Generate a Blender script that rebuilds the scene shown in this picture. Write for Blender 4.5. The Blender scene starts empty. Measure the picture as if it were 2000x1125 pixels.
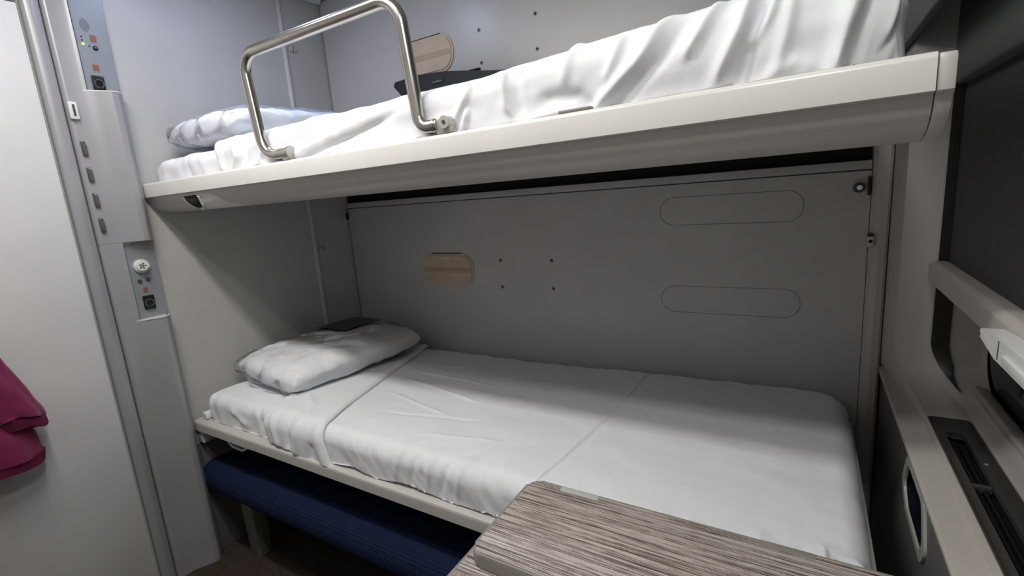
import bpy, bmesh, math, random
import numpy as np
from mathutils import Vector, Matrix, noise
PI = math.pi
SC = bpy.context.scene
COL = SC.collection

# ------------------------------------------------------------------ materials
def lin(c):
    f = lambda v: v / 12.92 if v <= .04045 else ((v + .055) / 1.055) ** 2.4
    return tuple(f(v / 255) for v in c) + (1,)

def mat(name, rgb, rough=.5, metal=0., var=.04, vscale=6., bump=0., bscale=200., coat=0., spec=.5, **kw):
    m = bpy.data.materials.new(name); m.use_nodes = True
    nt = m.node_tree; b = nt.nodes['Principled BSDF']
    c = lin(rgb)
    tc = nt.nodes.new('ShaderNodeTexCoord')
    n = nt.nodes.new('ShaderNodeTexNoise'); n.inputs['Scale'].default_value = vscale; n.inputs['Detail'].default_value = 5
    nt.links.new(tc.outputs['Object'], n.inputs['Vector'])
    r = nt.nodes.new('ShaderNodeValToRGB')
    r.color_ramp.elements[0].position = .3; r.color_ramp.elements[1].position = .7
    r.color_ramp.elements[0].color = tuple(max(0, v * (1 - var)) for v in c[:3]) + (1,)
    r.color_ramp.elements[1].color = tuple(min(1, v * (1 + var)) for v in c[:3]) + (1,)
    nt.links.new(n.outputs['Fac'], r.inputs['Fac']); nt.links.new(r.outputs['Color'], b.inputs['Base Color'])
    b.inputs['Roughness'].default_value = rough; b.inputs['Metallic'].default_value = metal
    b.inputs['Coat Weight'].default_value = coat; b.inputs['Specular IOR Level'].default_value = spec
    for k, v in kw.items(): b.inputs[k.replace('_', ' ')].default_value = v
    if bump:
        n2 = nt.nodes.new('ShaderNodeTexNoise'); n2.inputs['Scale'].default_value = bscale; n2.inputs['Detail'].default_value = 3
        nt.links.new(tc.outputs['Object'], n2.inputs['Vector'])
        bp = nt.nodes.new('ShaderNodeBump'); bp.inputs['Strength'].default_value = bump; bp.inputs['Distance'].default_value = .002
        nt.links.new(n2.outputs['Fac'], bp.inputs['Height']); nt.links.new(bp.outputs['Normal'], b.inputs['Normal'])
    return m

M = {}
M['panel'] = mat('grey_laminate', (190, 188, 186), .29, bump=.10, bscale=500)
M['headwall'] = mat('grey_laminate_head', (190, 188, 185), .42, bump=.10, bscale=500)
M['door'] = mat('white_laminate', (212, 210, 208), .42, bump=.08, bscale=500)
M['pillar'] = mat('silver_grey_paint', (164, 163, 165), .34, metal=.15, bump=.06, bscale=500)
M['dark'] = mat('shadow_gap_black', (26, 25, 24), .8)
M['ceiling'] = mat('ceiling_white', (186, 185, 183), .6)
M['farwall'] = mat('grey_far_wall', (158, 156, 154), .6)
M['floor'] = mat('brown_carpet', (58, 46, 38), .95, var=.25, vscale=60, bump=.8, bscale=700)
M['cream'] = mat('cream_moulding', (224, 222, 217), .3, bump=.03, bscale=400)
M['cream2'] = mat('warm_grey_moulding', (196, 193, 187), .38, bump=.05, bscale=400)
M['winwall'] = mat('warm_grey_window_moulding', (186, 180, 174), .42, bump=.05, bscale=400)
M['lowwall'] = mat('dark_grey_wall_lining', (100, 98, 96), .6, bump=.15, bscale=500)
M['steel'] = mat('brushed_steel', (188, 184, 178), .24, metal=1., var=.08, vscale=40)
M['chrome'] = mat('polished_chrome', (210, 210, 212), .12, metal=1.)
M['bracket'] = mat('painted_metal', (196, 194, 186), .35, metal=.3)
M['sockring'] = mat('dull_metal_socket', (128, 126, 122), .4, metal=.4)
M['legmetal'] = mat('dull_leg_paint', (112, 110, 101), .5)
M['inlay'] = mat('satin_inlay_metal', (214, 216, 214), .3, metal=.3)
M['beige'] = mat('beige_recess_plastic', (198, 180, 158), .5, var=.06, vscale=20)
M['beigeband'] = mat('beige_band', (180, 160, 136), .55, var=.06, vscale=20)
M['plate'] = mat('blue_grey_panel_metal', (148, 152, 158), .42, metal=.15)
M['blackpl'] = mat('black_plastic', (24, 25, 26), .35)
M['greypl'] = mat('dark_grey_plastic', (78, 78, 76), .4)
M['whitepl'] = mat('white_plastic', (222, 222, 218), .35)
M['sticker'] = mat('red_brown_sticker', (158, 116, 108), .5)
M['stickline'] = mat('dark_red_print', (105, 62, 58), .5)
M['blind'] = mat('dark_grey_blind_cloth', (72, 73, 73), .8, var=.14, vscale=120, bump=.3, bscale=900)
M['cassette'] = mat('dark_grey_green_metal', (96, 100, 97), .55)
M['vent'] = mat('charcoal_vent', (74, 71, 68), .45)
M['rim'] = mat('taupe_rubber_edge', (140, 136, 130), .45, bump=.05, bscale=400)
M['navyglass'] = mat('dark_blue_recess', (22, 26, 38), .25)
M['coat'] = mat('magenta_fleece', (120, 17, 71), .85, var=.12, vscale=30, bump=.6, bscale=500, Sheen_Weight=.15)
M['coat2'] = mat('dark_magenta_rib', (98, 12, 56), .9, var=.15, vscale=60, bump=.7, bscale=400)
M['bag'] = mat('black_nylon', (20, 20, 26), .55, bump=.25, bscale=600)
M['greytag'] = mat('grey_print', (96, 98, 104), .5)
M['label'] = mat('blue_grey_printed_label', (62, 66, 80), .45, var=.2, vscale=25)
M['whitecloth'] = mat('white_linen', (235, 237, 240), .85, var=.015, bump=.14, bscale=260)
M['mattress'] = mat('white_fitted_sheet', (236, 236, 240), .85, var=.02, bump=.16, bscale=200)
M['pillow'] = mat('white_pillowcase', (236, 237, 239), .8, var=.02, bump=.15, bscale=150)
M['pillow_bluelit'] = mat('white_pillowcase_bluelit', (230, 234, 242), .8, var=.03, bump=.15, bscale=150)  # pillowcase copy with the reading lamp's bluish cast in its colour

def film_mat():
    m = bpy.data.materials.new('clear_plastic_film'); m.use_nodes = True; nt = m.node_tree
    nt.nodes.remove(nt.nodes['Principled BSDF'])
    out = nt.nodes['Material Output']
    tr = nt.nodes.new('ShaderNodeBsdfTransparent'); tr.inputs[0].default_value = (.985, .985, .99, 1)
    gl = nt.nodes.new('ShaderNodeBsdfGlossy'); gl.inputs['Roughness'].default_value = .09
    fr = nt.nodes.new('ShaderNodeFresnel'); fr.inputs['IOR'].default_value = 1.28
    tc = nt.nodes.new('ShaderNodeTexCoord'); n = nt.nodes.new('ShaderNodeTexNoise')
    n.inputs['Scale'].default_value = 22; n.inputs['Detail'].default_value = 6; n.inputs['Distortion'].default_value = 1.2
    bp = nt.nodes.new('ShaderNodeBump'); bp.inputs['Strength'].default_value = .7; bp.inputs['Distance'].default_value = .022
    mx = nt.nodes.new('ShaderNodeMixShader')
    L = nt.links.new
    L(tc.outputs['Object'], n.inputs['Vector']); L(n.outputs['Fac'], bp.inputs['Height'])
    L(bp.outputs['Normal'], gl.inputs['Normal'])
    mu_ = nt.nodes.new('ShaderNodeMath'); mu_.operation = 'MULTIPLY'; mu_.inputs[1].default_value = .8; L(fr.outputs['Fac'], mu_.inputs[0]); L(mu_.outputs[0], mx.inputs['Fac']); L(tr.outputs[0], mx.inputs[1]); L(gl.outputs[0], mx.inputs[2]); L(mx.outputs[0], out.inputs['Surface'])
    return m
M['film'] = film_mat()

def glass_mat():
    m = bpy.data.materials.new('dark_window_glass'); m.use_nodes = True
    b = m.node_tree.nodes['Principled BSDF']
    b.inputs['Base Color'].default_value = (.05, .06, .06, 1); b.inputs['Roughness'].default_value = .06
    b.inputs['Transmission Weight'].default_value = .9; b.inputs['IOR'].default_value = 1.45
    return m
M['glass'] = glass_mat()

def wood_mat():
    m = bpy.data.materials.new('grey_brown_striped_wood_laminate'); m.use_nodes = True; nt = m.node_tree
    b = nt.nodes['Principled BSDF']; L = nt.links.new
    tc = nt.nodes.new('ShaderNodeTexCoord')
    mp = nt.nodes.new('ShaderNodeMapping'); mp.inputs['Scale'].default_value = (3.4, 560, 1)
    n = nt.nodes.new('ShaderNodeTexNoise'); n.inputs['Scale'].default_value = 1; n.inputs['Detail'].default_value = 3; n.inputs['Roughness'].default_value = .6
    mp2 = nt.nodes.new('ShaderNodeMapping'); mp2.inputs['Scale'].default_value = (7, 90, 1)
    n2 = nt.nodes.new('ShaderNodeTexNoise'); n2.inputs['Scale'].default_value = 1; n2.inputs['Detail'].default_value = 4
    mp3 = nt.nodes.new('ShaderNodeMapping'); mp3.inputs['Scale'].default_value = (40, 900, 1)
    n3 = nt.nodes.new('ShaderNodeTexNoise'); n3.inputs['Scale'].default_value = 1
    r = nt.nodes.new('ShaderNodeValToRGB'); e = r.color_ramp.elements
    e[0].position = .40; e[0].color = lin((86, 74, 68)); e[1].position = .58; e[1].color = lin((202, 193, 187))
    k = r.color_ramp.elements.new(.485); k.color = lin((156, 145, 137))
    mx = nt.nodes.new('ShaderNodeMath'); mx.operation = 'MULTIPLY_ADD'; mx.inputs[1].default_value = .24
    a2 = nt.nodes.new('ShaderNodeMath'); a2.operation = 'MULTIPLY_ADD'; a2.inputs[1].default_value = .36
    sb = nt.nodes.new('ShaderNodeMath'); sb.operation = 'SUBTRACT'; sb.inputs[1].default_value = .30
    for q in (mp, mp2, mp3): L(tc.outputs['Object'], q.inputs['Vector'])
    L(mp.outputs[0], n.inputs['Vector']); L(mp2.outputs[0], n2.inputs['Vector']); L(mp3.outputs[0], n3.inputs['Vector'])
    L(n2.outputs['Fac'], mx.inputs[0]); L(n.outputs['Fac'], mx.inputs[2])
    L(n3.outputs['Fac'], a2.inputs[0]); L(mx.outputs[0], a2.inputs[2]); L(a2.outputs[0], sb.inputs[0]); L(sb.outputs[0], r.inputs['Fac'])
    L(r.outputs['Color'], b.inputs['Base Color'])
    bp = nt.nodes.new('ShaderNodeBump'); bp.inputs['Strength'].default_value = .35; bp.inputs['Distance'].default_value = .001
    L(n.outputs['Fac'], bp.inputs['Height']); L(bp.outputs['Normal'], b.inputs['Normal'])
    b.inputs['Roughness'].default_value = .45
    return m
M['wood'] = wood_mat()

def navy_mat():
    m = mat('navy_woven_upholstery', (19, 32, 62), .85, var=.15, vscale=30, spec=.2)
    nt = m.node_tree; b = nt.nodes['Principled BSDF']; L = nt.links.new
    tc = nt.nodes.new('ShaderNodeTexCoord'); v = nt.nodes.new('ShaderNodeTexVoronoi'); v.inputs['Scale'].default_value = 150; v.inputs['Randomness'].default_value = .15
    bp = nt.nodes.new('ShaderNodeBump'); bp.inputs['Strength'].default_value = .9; bp.inputs['Distance'].default_value = .004; bp.invert = True
    L(tc.outputs['Object'], v.inputs['Vector']); L(v.outputs['Distance'], bp.inputs['Height']); L(bp.outputs['Normal'], b.inputs['Normal'])
    return m
M['navy'] = navy_mat()

def emit_mat(name, rgb, s):
    m = bpy.data.materials.new(name); m.use_nodes = True
    b = m.node_tree.nodes['Principled BSDF']; b.inputs['Base Color'].default_value = lin(rgb)
    b.inputs['Emission Color'].default_value = lin(rgb); b.inputs['Emission Strength'].default_value = s
    return m
M['green_led'] = emit_mat('green_led', (150, 240, 70), 2.5)
M['lamp'] = emit_mat('lamp_diffuser', (255, 246, 232), 4)
M['lampblue'] = emit_mat('cool_led_lens', (200, 212, 255), 10)

# ------------------------------------------------------------------ geometry helpers
def link(name, verts, faces, m, parent=None, smooth=False, angle=None):
    me = bpy.data.meshes.new(name); me.from_pydata([tuple(v) for v in verts], [], faces); me.update()
    o = bpy.data.objects.new(name, me); COL.objects.link(o); me.materials.append(m)
    fin(o, parent, smooth, angle); return o

def fin(o, parent, smooth, angle=None):
    if smooth:
        o.data.polygons.foreach_set('use_smooth', [True] * len(o.data.polygons))
        if angle is not None: o.data.set_sharp_from_angle(angle=math.radians(angle))
    if parent is not None:
        o.parent = parent; o.matrix_parent_inverse = pinv(parent)

def pinv(p):
    Mx = Matrix.Identity(4); q = p
    while q is not None:
        Mx = q.matrix_basis.copy() if q.parent is None else q.matrix_parent_inverse @ q.matrix_basis
        break
    return (world(p)).inverted()

def world(o):
    if o.parent is None: return o.matrix_basis.copy()
    return world(o.parent) @ o.matrix_parent_inverse @ o.matrix_basis

def from_bm(name, bm, m, parent=None, smooth=True, angle=35):
    bmesh.ops.recalc_face_normals(bm, faces=bm.faces)
    me = bpy.data.meshes.new(name); bm.to_mesh(me); bm.free()
    o = bpy.data.objects.new(name, me); COL.objects.link(o); me.materials.append(m)
    fin(o, parent, smooth, angle); return o

def bm_box(bm, x0, x1, y0, y1, z0, z1, bev=0., seg=3):
    r = bmesh.ops.create_cube(bm, size=1)
    vs = r['verts']
    for v in vs: v.co = Vector((x0 + (v.co.x + .5) * (x1 - x0), y0 + (v.co.y + .5) * (y1 - y0), z0 + (v.co.z + .5) * (z1 - z0)))
    if bev:
        es = list({e for v in vs for e in v.link_edges})
        bmesh.ops.bevel(bm, geom=es, offset=bev, segments=seg, affect='EDGES', profile=.5)

def box(name, x0, x1, y0, y1, z0, z1, m, parent=None, bev=0., seg=3):
    bm = bmesh.new(); bm_box(bm, x0, x1, y0, y1, z0, z1, bev, seg); return from_bm(name, bm, m, parent)

def prism(name, pts, axis, a0, a1, m, parent=None, bev=0., angle=30, seg=2):
    """closed outline extruded along an axis; pts are (x,y),(y,z) or (x,z)"""
    bm = bmesh.new()
    def P(p, a): return {'x': (a, p[0], p[1]), 'y': (p[0], a, p[1]), 'z': (p[0], p[1], a)}[axis]
    A = [bm.verts.new(P(p, a0)) for p in pts]; B = [bm.verts.new(P(p, a1)) for p in pts]
    n = len(pts)
    f0 = bm.faces.new(A); f1 = bm.faces.new(list(reversed(B)))
    for i in range(n): bm.faces.new((A[i], B[i], B[(i + 1) % n], A[(i + 1) % n]))
    if bev:
        es = list(set(f0.edges) | set(f1.edges))
        bmesh.ops.bevel(bm, geom=es, offset=bev, segments=seg, affect='EDGES', profile=.5)
    return from_bm(name, bm, m, parent, True, angle)

def fillet(pts, rad, seg=8, closed=False):
    pts = [Vector(p) for p in pts]; out = []; n = len(pts)
    for i, p in enumerate(pts):
        if not closed and i in (0, n - 1): out.append(p); continue
        a, b = pts[i - 1], pts[(i + 1) % n]
        r = rad[i] if isinstance(rad, (list, tuple)) else rad
        u = (a - p).normalized(); v = (b - p).normalized()
        th = u.angle(v); d = min(r / math.tan(th / 2), (a - p).length * .5, (b - p).length * .5)
        if d < 1e-6: out.append(p); continue
        rr = d * math.tan(th / 2)
        c = p + (u + v).normalized() * (rr / math.sin(th / 2))
        s = p + u * d - c; e = p + v * d - c; ang = s.angle(e)
        for k in range(seg + 1):
            t = k / seg
            out.append(c + (s * math.sin((1 - t) * ang) + e * math.sin(t * ang)) / math.sin(ang))
    return out

def rrect(x0, x1, y0, y1, r, seg=8):
    return [(p.x, p.y) for p in fillet([(x0, y0, 0), (x1, y0, 0), (x1, y1, 0), (x0, y1, 0)], r, seg, True)]

def tube(name, path, r, m, parent=None, n=14, caps=True, flat=1.):
    path = [Vector(p) for p in path]; bm = bmesh.new(); rings = []
    up = None
    for i, p in enumerate(path):
        t = (path[min(i + 1, len(path) - 1)] - path[max(i - 1, 0)]).normalized()
        if up is None: up = t.orthogonal().normalized()
        up = (up - t * up.dot(t)).normalized(); s = t.cross(up)
        rr = r[i] if isinstance(r, (list, tuple)) else r
        rings.append([bm.verts.new(p + (up * math.cos(2 * PI * k / n) + s * math.sin(2 * PI * k / n) * flat) * rr) for k in range(n)])
    for a, b in zip(rings, rings[1:]):
        for k in range(n): bm.faces.new((a[k], a[(k + 1) % n], b[(k + 1) % n], b[k]))
    if caps: bm.faces.new(rings[0]); bm.faces.new(list(reversed(rings[-1])))
    return from_bm(name, bm, m, parent, True, 50)

def disc(name, c, axis, r, h, m, parent=None, n=24, bev=0.):
    """short cylinder from c along axis for h"""
    ax = Vector(axis).normalized(); u = ax.orthogonal().normalized(); v = ax.cross(u); c = Vector(c)
    bm = bmesh.new()
    A = [bm.verts.new(c + (u * math.cos(2 * PI * k / n) + v * math.sin(2 * PI * k / n)) * r) for k in range(n)]
    B = [bm.verts.new(q.co + ax * h) for q in A]
    fa = bm.faces.new(A); fb = bm.faces.new(B[::-1])
    for k in range(n): bm.faces.new((A[k], B[k], B[(k + 1) % n], A[(k + 1) % n]))
    if bev: bmesh.ops.bevel(bm, geom=list(fb.edges), offset=bev, segments=2, affect='EDGES')
    return from_bm(name, bm, m, parent, True, 40)

def ring(name, c, axis, r0, r1, h, m, parent=None, n=24):
    ax = Vector(axis).normalized(); u = ax.orthogonal().normalized(); v = ax.cross(u); c = Vector(c)
    bm = bmesh.new(); R = []
    for (r, d) in ((r0, 0), (r1, 0), (r1, h), (r0, h)):
        R.append([bm.verts.new(c + ax * d + (u * math.cos(2 * PI * k / n) + v * math.sin(2 * PI * k / n)) * r) for k in range(n)])
    for i in range(4):
        a, b = R[i], R[(i + 1) % 4]
        for k in range(n): bm.faces.new((a[k], a[(k + 1) % n], b[(k + 1) % n], b[k]))
    return from_bm(name, bm, m, parent, True, 40)

def plate(name, outer, holes, plane, d0, d1, m, parent=None, angle=30):
    """flat plate with through holes. outline points are (a,b): plane 'y' -> (x,z), plane 'x' -> (y,z), plane 'z' -> (x,y)"""
    cu = bpy.data.curves.new(name, 'CURVE'); cu.dimensions = '2D'; cu.fill_mode = 'BOTH'; cu.extrude = abs(d1 - d0) / 2
    for loop in [outer] + holes:
        s = cu.splines.new('POLY'); s.points.add(len(loop) - 1); s.use_cyclic_u = True
        for q, p in zip(s.points, loop): q.co = (p[0], p[1], 0, 1)
    tmp = bpy.data.objects.new(name + '_tmp', cu)
    me = bpy.data.meshes.new_from_object(tmp)
    bpy.data.objects.remove(tmp); bpy.data.curves.remove(cu)
    mid = (d0 + d1) / 2
    for v in me.vertices:
        a, b, c = v.co
        v.co = {'y': (a, mid + c, b), 'x': (mid + c, a, b), 'z': (a, b, mid + c)}[plane]
    me.name = name
    bm = bmesh.new(); bm.from_mesh(me); bmesh.ops.remove_doubles(bm, verts=bm.verts, dist=1e-6)
    bpy.data.meshes.remove(me)
    return from_bm(name, bm, m, parent, True, angle)

def empty(name, loc, label=None, cat=None, group=None):
    o = bpy.data.objects.new(name, None); COL.objects.link(o); o.location = loc; o.empty_display_size = .05
    if label: tag(o, label, cat, group)
    return o
def tag(o, label, cat, group=None):
    o['label'] = label; o['category'] = cat
    if group: o['group'] = group
    return o
def struct(o): o['kind'] = 'structure'; return o

L = 1.95            # berth length; x = 0 head wall, x = L window end
YB = .80            # face of the back panels; berth front edges at y = 0
ZF, ZC = -.52, 1.555
ZU = .808           # upper berth edge above the lower one

# ------------------------------------------------------------------ room shell
struct(box('floor', -.05, 2.25, -1.05, .87, ZF - .03, ZF, M['floor']))
struct(box('ceiling', -.05, 2.25, -1.05, .87, ZC, ZC + .03, M['ceiling']))
struct(box('wall_left', -.03, 0, -1.05, .87, ZF, ZC, M['headwall']))
struct(box('wall_back', -.03, 2.2, YB + .03, YB + .06, ZF, ZC, M['panel']))
struct(box('wall_front', -.03, 2.2, -1.05, -1.02, ZF, ZC, M['farwall']))
# ceiling edge moulding over the head wall and back wall
struct(prism('trim_1', [(.006, ZC - .001), (.03, ZC - .001), (.026, ZC - .012), (.012, ZC - .016), (.006, ZC - .014)], 'y', .002, YB - .006, M['door'], bev=0))
# head wall strip: thin light batten and the flat strip next to the back panels
struct(box('trim_2', .0005, .011, .592, .606, .012, ZC - .018, M['door'], bev=.002))

struct(box('under_berth_dark_panel', .0003, .0062, .0, YB + .028, ZF + .001, -.092, M['lowwall'], bev=.001))  # dark panel added to darken the head wall below the berth
struct(box('corner_gap_shade', .0004, .0083, YB + .012, YB + .0295, -.02, ZC - .004, M['dark']))  # black filler painting the shade inside the corner gap

# white door leaf at the far left, with its grey jamb and the grey pillar
struct(box('door_1', .001, .014, -1.01, -.197, ZF + .002, 1.285, M['door'], bev=.002))
struct(box('trim_3', .001, .02, -1.01, -.20, 1.288, ZC - .002, M['headwall'], bev=.003))
jamb = fillet([(.0005, -.190, 0), (.022, -.190, 0), (.026, -.170, 0), (.020, -.151, 0), (.0005, -.149, 0)], [0, .012, .02, .01, 0], 6)
struct(prism('trim_4', [(p.x, p.y) for p in jamb], 'z', ZF, ZC - .001, M['pillar']))

def bulge(a0=.0, top=1.):
    """D-shaped pillar nose in plan (x,y)"""
    return fillet([(.020, -.098, 0), (.034, -.070, 0), (.050, -.040, 0), (.050, -.024, 0), (.034, -.008, 0), (.0015, -.003, 0)], [.03, .05, .014, .012, .014, 0], 7)
flat = fillet([(.0015, -.146, 0), (.012, -.146, 0), (.0195, -.139, 0), (.020, -.098, 0)], [0, .008, .012, 0], 5)
full = [(p.x, p.y) for p in flat[:-1]] + [(p.x, p.y) for p in bulge()]
cut = [(p.x, p.y) for p in flat[:-1]] + [(.0198, -.098), (.0240, -.0895), (.0135, -.0880), (.0115, -.086), (.0115, -.003), (.0015, -.003)]
col = struct(prism('trim_5', full, 'z', ZF, .385, M['pillar'], bev=0))
def column_piece(z0, z1, prof, nm): return prism(nm, prof, 'z', z0, z1, M['pillar'], col)
column_piece(.3852, .6345, cut, 'pocket_back')
# sloped roof of the lower pocket: loft from the cut profile line to the full nose
column_piece(.635, 1.0755, full, 'pillar_body')
column_piece(1.0757, ZC - .001, cut, 'pocket_back')
nose = [(.0117, -.0875)] + [(p.x, p.y) for p in bulge()][0:] + [(.0117, -.0035)]
bm = bmesh.new()                      # overhang: wedge from nose outline at z=.635 shrinking back to the wall by z=.61
A = [bm.verts.new((x, y, .6349)) for x, y in nose]
B = [bm.verts.new((.0117 + (x - .0117) * .06, y, .609 + .024 * min(1, max(0, (x - .0117) / .037)))) for x, y in nose]
bm.faces.new(A); bm.faces.new(B[::-1])
for i in range(len(nose)): bm.faces.new((A[i], B[i], B[(i + 1) % len(nose)], A[(i + 1) % len(nose)]))
from_bm('pocket_roof', bm, M['pillar'], col)
column_piece_ledge = prism('pocket_ledge', [(x + (.002 if x > .02 else 0), y) for x, y in nose], 'z', .3852, .3885, M['whitepl'], col)
prism('pocket_ledge', [(x + (.001 if x > .02 else 0), y) for x, y in nose], 'z', 1.0757, 1.079, M['whitepl'], col)

# ------------------------------------------------------------------ control panels on the pillar
def sq_sticker(y, z, s, par):
    x = .0137
    st = prism('sticker', rrect(y - s * .8, y + s * .8, z - s, z + s, .002, 3), 'x', x, x + .0006, M['sticker'], par)
    bm = bmesh.new()
    e = s * .12
    for (a0, a1, b0, b1) in ((-.5, .5, .45, .62), (-.5, -.34, -.6, .45), (.34, .5, -.6, .45), (-.15, .15, -.2, .15), (-.5, .5, -.62, -.48)):
        bm_box(bm, x + .0006, x + .0009, y + a0 * s, y + a1 * s, z + b0 * s, z + b1 * s)
    from_bm('sticker_print', bm, M['stickline'], st)
def socket(y, z, par, s=.021):
    x = .0137
    k = prism('socket', rrect(y - s * .72, y + s * .72, z - s, z + s, .003, 4), 'x', x, x + .004, M['blackpl'], par, bev=.0008)
    ring('socket_rim', (x + .004, y, z - .002), (1, 0, 0), s * .45, s * .62, .003, M['greypl'], k)
    box('socket_flap', x + .004, x + .0075, y - s * .5, y + s * .5, z - s * .98, z - s * .62, M['blackpl'], k, .001)
def control_panel(y0, y1, z0, z1, label):
    t = empty('control_panel', (.0117, (y0 + y1) / 2, z0), label, 'control panel', 'control panels on the grey pillar')
    prism('face_plate', rrect(y0, y1, z0, z1, .002, 3), 'x', .0117, .0137, M['plate'], t)
    return t
t = control_panel(-.0835, -.005, 1.0795, 1.52, 'upper blue-grey control panel with speaker holes and a lit green light')
bm = bmesh.new(); Rr = .0115
for i in range(-5, 6):
    for j in range(-9, 10):
        yy, zz = i * .0022 + (j % 2) * .0011, j * .0022
        if (yy / .0125) ** 2 + (zz / .018) ** 2 < 1:
            bm_box(bm, .0137, .0140, -.057 + yy - .0006, -.057 + yy + .0006, 1.262 + zz - .0006, 1.262 + zz + .0006)
from_bm('speaker_grille', bm, M['greypl'], t)
for z in (1.229, 1.2195): disc('indicator_light', (.0137, -.0705, z), (1, 0, 0), .0021, .001, M['blackpl'], t, 12)
disc('indicator_light', (.0137, -.070, 1.2095), (1, 0, 0), .0032, .0014, M['green_led'], t, 14)['label'] = 'lit green indicator light'
disc('indicator_light', (.0137, -.056, 1.206), (1, 0, 0), .0021, .001, M['blackpl'], t, 12)
sq_sticker(-.043, 1.228, .011, t); sq_sticker(-.052, 1.146, .011, t)
b_ = disc('push_button', (.0137, -.0425, 1.2025), (1, 0, 0), .0062, .004, M['blackpl'], t, 20, .001)
disc('button_cap', (.0177, -.0425, 1.2025), (1, 0, 0), .0036, .003, M['chrome'], b_, 16, .001)
socket(-.0545, 1.1035, t)
for yy in (-.03,): disc('screw', (.0137, yy, 1.43), (1, 0, 0), .003, .001, M['greypl'], t, 12)

t = control_panel(-.0835, -.007, .3888, .6075, 'lower grey control panel with a round white knob under the upper berth')
k = ring('knob_collar', (.0137, -.052, .5555), (1, 0, 0), .0135, .0215, .010, M['whitepl'], t, 32)
d = disc('volume_knob', (.0137, -.052, .5555), (1, -.12, .05), .0165, .021, M['whitepl'], t, 32, .002)
for i in range(5):
    a = i * 2 * PI / 5
    disc('knob_hole', (.0340, -.0542 + .007 * math.cos(a), .5565 + .007 * math.sin(a)), (1, -.12, .05), .0026, .0016, M['greypl'], d, 10)
disc('knob_hole', (.0340, -.0542, .5565), (1, -.12, .05), .003, .0016, M['greypl'], d, 10)
for y, z in ((-.0635, .5085), (-.0405, .5115)):
    b_ = disc('push_button', (.0137, y, z), (1, 0, 0), .0065, .003, M['greypl'], t, 20, .001)
    disc('button_cap', (.0167, y, z), (1, 0, 0), .0042, .0035, M['chrome'], b_, 16, .0012)
sq_sticker(-.053, .4785, .0095, t); socket(-.051, .438, t, .022)

# small fittings on the flat pillar face
t = empty('slot_socket', (.0199, -.133, 1.018), 'white slotted rectangular fitting on the grey pillar above the dark hooks', 'socket')
prism('housing', rrect(-.1435, -.1235, .994, 1.041, .002, 3), 'x', .0199, .0300, M['whitepl'], t, bev=.001)
prism('slot', rrect(-.1355, -.1295, 1.001, 1.034, .001, 2), 'x', .0300, .0304, M['greypl'], t)
hl = ('topmost of the four small dark grey hooks on the grey pillar', 'second from the top of the four small dark grey hooks on the pillar',
      'third from the top of the four small dark grey hooks on the pillar', 'lowest of the four small dark grey hooks on the grey pillar')
def hook_mesh():
    bm = bmesh.new()
    pr = [(0, .02), (.004, .021), (.0095, .012), (.0085, -.02), (.0055, -.021), (0, -.019)]   # (x,z) side view
    A = [bm.verts.new((x, -.0055, z)) for x, z in pr]; B = [bm.verts.new((x, .0055, z)) for x, z in pr]
    bm.faces.new(A); bm.faces.new(B[::-1])
    for i in range(6): bm.faces.new((A[i], B[i], B[(i + 1) % 6], A[(i + 1) % 6]))
    bmesh.ops.bevel(bm, geom=list(bm.edges), offset=.0012, segments=2, affect='EDGES')
    return bm
hook = None
for i, z in enumerate((.913, .839, .766, .692)):
    if hook is None:
        hook = empty('coat_hook', (.0199, -.1285, z)); pl = from_bm('flap', hook_mesh(), M['greypl'], None); pl.parent = hook
        pin = disc('pin', (.0045, 0, .0165), (1, 0, 0), .0022, .0055, M['chrome'], None, 10, .001); pin.parent = hook
        o = hook
    else:
        o = hook.copy(); COL.objects.link(o); o.location = (.0199, -.1285, z)
        for ch in (pl, pin):
            c = ch.copy(); COL.objects.link(c); c.parent = o
    tag(o, hl[i], 'hook', 'dark grey hooks on the pillar')

# ------------------------------------------------------------------ back panels
def back_panel(z0, z1, zc_oval, xs, zs, label, grooves, rough_hole):
    t = empty('back_panel', (.98, YB, z0), label, 'wall panel', 'panels behind the berths')
    holes = []
    for (x0, x1, a, b) in grooves: holes.append(rrect(x0, x1, a, b, (b - a) / 2 - .0005, 12))
    scr = [(x, z) for x in xs for z in zs]
    for x, z in scr: holes.append([(x + .0046 * math.cos(i * PI / 8), z + .0046 * math.sin(i * PI / 8)) for i in range(16)])
    plate('panel_board', rrect(.0085, 1.957, z0, z1, .006, 4), holes, 'y', YB, YB + .012, M['panel'], t)
    for (x0, x1, a, b) in grooves:
        e = .0012
        plate('cover_inlay', rrect(x0 + e, x1 - e, a + e, b - e, (b - a) / 2 - .0005 - e, 12), [], 'y', YB + .0003, YB + .012, M['panel'], t)
    # beige oval pull: stepped raised cover with a band across it
    def oval(k): return rrect(.432 + k, .694 - k, zc_oval - .066 + k, zc_oval + .066 - k, .058 - k, 12)
    rc = prism('oval_pull', oval(.0003), 'y', YB - .005, YB + .011, M['beige'], t, bev=.0025, angle=50, seg=3)
    prism('pull_cover', oval(.0085), 'y', YB - .0085, YB - .0048, M['beige'], rc, bev=.002, angle=50, seg=3)
    prism('pull_band', [(YB - .0084, zc_oval + .010), (YB - .0092, zc_oval + .007), (YB - .0092, zc_oval - .009), (YB - .0084, zc_oval - .012)], 'x', .4445, .681, M['beigeband'], rc)
    box('pull_shadow_gap', .49, .64, YB - .0052, YB - .001, zc_oval + .0655, zc_oval + .0685, M['dark'], rc)
    for x, z in scr:
        ring('screw_socket', (x, YB + .001, z), (0, -1, 0), .0040, .0072, .0020, M['sockring'], t, 18)
        disc('screw_socket', (x, YB + .009, z), (0, -1, 0), .0046, .002, M['dark'], t, 12)
    return t
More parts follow.
